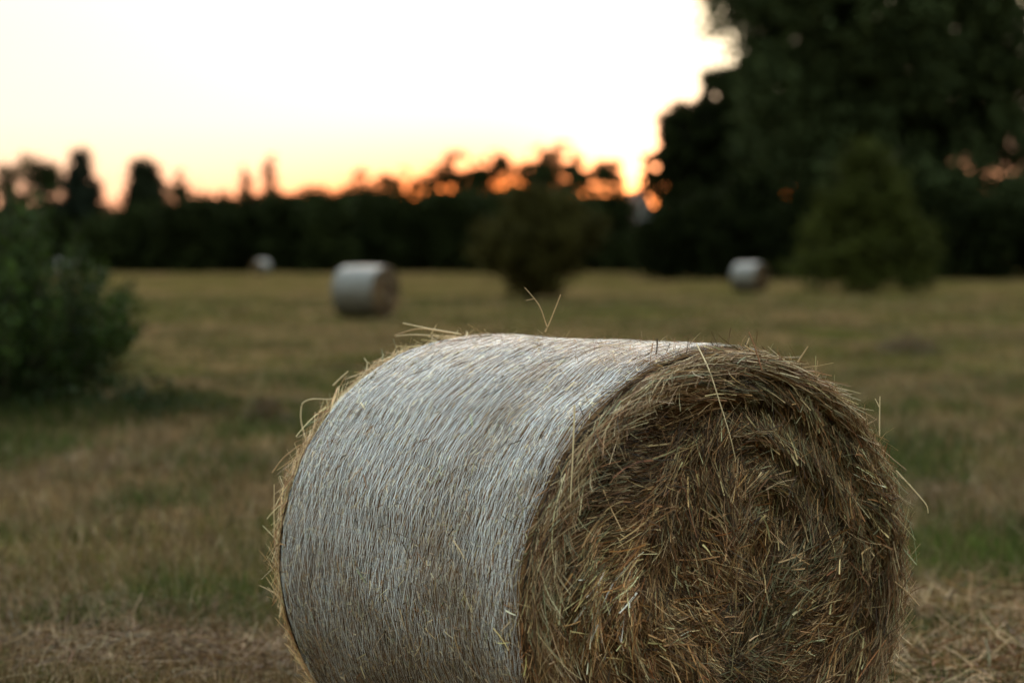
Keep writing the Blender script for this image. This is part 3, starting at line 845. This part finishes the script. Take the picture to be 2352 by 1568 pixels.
# ------------------------------------------------------------------ two houses glimpsed between the far trees
def house(px, dist, top_y, w, d, rot, label):
    H = CAMH + (HOR - top_y) / FPX * dist; hw = H * .62
    g = on_ground(px, dist); e = empty('house', (g[0], g[1], 0), rot); tag(e, label, 'house', 'houses glimpsed between the far trees')
    x, y = w / 2, d / 2
    V = [(-x, -y, -.2), (x, -y, -.2), (x, y, -.2), (-x, y, -.2), (-x, -y, hw), (x, -y, hw), (x, y, hw), (-x, y, hw), (0, -y, H - .12), (0, y, H - .12)]
    F4 = [(0, 1, 5, 4), (1, 2, 6, 5), (2, 3, 7, 6), (3, 0, 4, 7), (4, 5, 8, 8), (6, 7, 9, 9)]
    me = bpy.data.meshes.new('wall'); me.from_pydata([tuple(v) for v in V], [], [(0, 1, 5, 8, 4), (1, 2, 6, 5), (2, 3, 7, 9, 6), (3, 0, 4, 7)]); me.update()
    a = me.color_attributes.new('tint', 'FLOAT_COLOR', 'POINT')
    for q in a.data: q.color = (.32, .30, .28, 1)
    me.materials.append(M_WALL); o = bpy.data.objects.new('wall', me); COL.objects.link(o); o.parent = e
    ov = .35; sl = (H - hw) / x
    RV, RF = [], []
    for s in (-1, 1):
        b = len(RV)
        for (xx, zz) in ((s * (x + ov), hw - ov * sl), (0, H)):
            for yy in (-y - ov, y + ov):
                RV += [(xx, yy, zz), (xx, yy, zz + .14)]
        RF += [(b, b + 2, b + 6, b + 4), (b + 1, b + 5, b + 7, b + 3), (b, b + 1, b + 3, b + 2), (b, b + 4, b + 5, b + 1), (b + 2, b + 3, b + 7, b + 6)]
    mk('roof', RV, RF, M_ROOF, e, np.array([.16, .09, .07]))
    for sx in (-.25, .25):
        cx = sx * w
        WV = [(cx - .5, -y - .02, 1.0), (cx + .5, -y - .02, 1.0), (cx + .5, -y - .02, 2.3), (cx - .5, -y - .02, 2.3)]
        mk('window', WV, [(0, 1, 2, 3)], M_GLASS, e, np.array([.03, .035, .04]))


house(1464, 262, 440, 2.6, 6, radians(15), 'pale house glimpsed through the gap left of the dark broad tree')
house(263, 262, 498, 5.0, 7, radians(-20), 'pale house glimpsed between the pointed conifer and the columnar tree')


# ------------------------------------------------------------------ light
SUN_AZ = math.atan((1470 - 1176) / FPX)       # east of straight ahead
SUN_EL = radians(1.3)
DOME = 2.0
EAST, WEST = .60, 1.75           # share of the open sky's light opposite and toward the sunset
DOME_TINT = (1.08, 1.0, .90)
GLOW = ((0, (2.0, .72, .30)), (1.5, (2.0, 1.02, .58)), (2.4, (2.0, 1.25, .78)), (3.6, (1.95, 1.4, .92)), (6, (1.9, 1.45, .95)), (16, (1.6, 1.5, 1.2)))
# azimuth width, centre height, height width, radiance
HALO = ((8.0, .8, 2.0, (5.8, .10, -.85)), (2.3, 1.2, 2.4, (2.6, 1.6, .85)), (13.0, 6.5, 3.8, (.6, .6, .40)))

w = bpy.data.worlds.new('World'); SC.world = w; w.use_nodes = True
nt = w.node_tree; nt.nodes.clear()
out = nd(nt, 'ShaderNodeOutputWorld')
sky = nd(nt, 'ShaderNodeTexSky', sky_type='NISHITA', sun_disc=False)
sky.sun_elevation = SUN_EL; sky.sun_rotation = SUN_AZ
sky.air_density = 1.0; sky.dust_density = 1.2; sky.ozone_density = 1.0
EXPO = 4.0
GAIN = .15 * 2 ** EXPO             # radiance units below are as exposed
L = nt.links.new


def vm(op, a, b=None, sc=None):
    n = nd(nt, 'ShaderNodeVectorMath', operation=op)
    for i, v in enumerate((a, b)):
        if v is None: continue
        if isinstance(v, tuple): n.inputs[i].default_value = v
        else: L(v, n.inputs[i])
    if sc is not None:
        if isinstance(sc, (int, float)): n.inputs['Scale'].default_value = sc
        else: L(sc, n.inputs['Scale'])
    return n.outputs['Value'] if op == 'DOT_PRODUCT' else n.outputs[0]


def fm(op, a, b=0.0, clamp=False):
    n = nd(nt, 'ShaderNodeMath', operation=op, use_clamp=clamp)
    for i, v in enumerate((a, b)):
        if isinstance(v, (int, float)): n.inputs[i].default_value = v
        else: L(v, n.inputs[i])
    return n.outputs[0]


tc = nd(nt, 'ShaderNodeTexCoord'); dirv = vm('NORMALIZE', tc.outputs['Generated'])
sz = nd(nt, 'ShaderNodeSeparateXYZ'); L(dirv, sz.inputs[0])
# open sky, its brightest part near the sunset rolled off
nz = vm('SCALE', sky.outputs[0], sc=GAIN * DOME)
lum = vm('DOT_PRODUCT', nz, (.3, .5, .2))
nz = vm('SCALE', nz, sc=fm('DIVIDE', 1.0, fm('ADD', 1.0, fm('DIVIDE', lum, 10.0))))
nz0 = vm('MULTIPLY', nz, DOME_TINT)
# afterglow low in the west: pale above, orange at the horizon, strongest where the sun went down
el = fm('MULTIPLY', fm('ARCSINE', sz.outputs['Z']), 180 / pi)
rp = nd(nt, 'ShaderNodeValToRGB'); L(fm('DIVIDE', el, 16.0, True), rp.inputs[0])
ce = rp.color_ramp.elements
while len(ce) < len(GLOW): ce.new(.5)
for q, (p, c) in zip(ce, GLOW): q.position = p / 16.0; q.color = (*[v / 4 for v in c], 1)
sd = (sin(SUN_AZ) * cos(SUN_EL), cos(SUN_AZ) * cos(SUN_EL), sin(SUN_EL))
hd = nd(nt, 'ShaderNodeCombineXYZ'); L(sz.outputs['X'], hd.inputs[0]); L(sz.outputs['Y'], hd.inputs[1])
ca = vm('DOT_PRODUCT', vm('NORMALIZE', hd.outputs[0]), (sin(SUN_AZ), cos(SUN_AZ), 0.0))
wz = fm('ADD', EAST, fm('MULTIPLY', WEST - EAST, fm('MULTIPLY', fm('ADD', vm('DOT_PRODUCT', dirv, (sin(SUN_AZ), cos(SUN_AZ), 0.0)), 1.0), .5)))
nz = vm('SCALE', nz0, sc=fm('MULTIPLY', wz, fm('ADD', .35, fm('MULTIPLY', 1.05, fm('MAXIMUM', sz.outputs['Z'], 0.0)))))
az = fm('ADD', .04, fm('MULTIPLY', .90, fm('POWER', fm('MULTIPLY', fm('ADD', ca, 1.0), .5), 3.0)))
glow = vm('SCALE', rp.outputs[0], sc=fm('MULTIPLY', az, 4.0))
azd = fm('MULTIPLY', fm('ARCCOSINE', fm('MINIMUM', ca, 1.0)), 180 / pi)
for sa, e0, se, colr in HALO:
    e = fm('ADD', fm('POWER', fm('DIVIDE', azd, sa), 2.0), fm('POWER', fm('DIVIDE', fm('ABSOLUTE', fm('SUBTRACT', el, e0)), se), 2.0))
    glow = vm('ADD', glow, vm('SCALE', colr, sc=fm('EXPONENT', fm('MULTIPLY', e, -1.0))))
glow = vm('MAXIMUM', glow, (0.0, 0.0, 0.0))
mr = nd(nt, 'ShaderNodeMapRange', interpolation_type='SMOOTHSTEP'); L(el, mr.inputs[0])
mr.inputs[1].default_value = 5.0; mr.inputs[2].default_value = 24.0
mx = nd(nt, 'ShaderNodeMix', data_type='RGBA'); L(mr.outputs[0], mx.inputs[0]); L(glow, mx.inputs[6]); L(nz, mx.inputs[7])
bg1 = nd(nt, 'ShaderNodeBackground'); bg1.inputs['Strength'].default_value = .15
L(vm('SCALE', mx.outputs[2], sc=1 / GAIN), bg1.inputs['Color'])
nt.links.new(bg1.outputs[0], out.inputs['Surface'])

sl = bpy.data.lights.new('sun', 'SUN'); sl.energy = .1; sl.angle = radians(.5); sl.color = (1, .62, .32)
so = bpy.data.objects.new('sun', sl); COL.objects.link(so)
so.rotation_euler = (radians(90) - SUN_EL, 0, pi - SUN_AZ)
so.location = (0, 0, 40)

# ------------------------------------------------------------------ camera
cam = bpy.data.cameras.new('camera'); co = bpy.data.objects.new('camera', cam); COL.objects.link(co)
co.location = (0, 0, CAMH); co.rotation_euler = (pi / 2 - PITCH, 0, 0)
cam.lens = 75; cam.sensor_width = 36; cam.clip_start = .05; cam.clip_end = 8000
cam.dof.use_dof = True; cam.dof.focus_distance = 5.55; cam.dof.aperture_fstop = 1.85
SC.camera = co

SC.view_settings.view_transform = 'Standard'; SC.view_settings.look = 'None'
SC.view_settings.exposure = EXPO; SC.view_settings.gamma = 1.0
SC.cycles.use_adaptive_sampling = True; SC.cycles.adaptive_threshold = .006
SC.cycles.use_denoising = True
SC.cycles.max_bounces = 6; SC.cycles.diffuse_bounces = 3
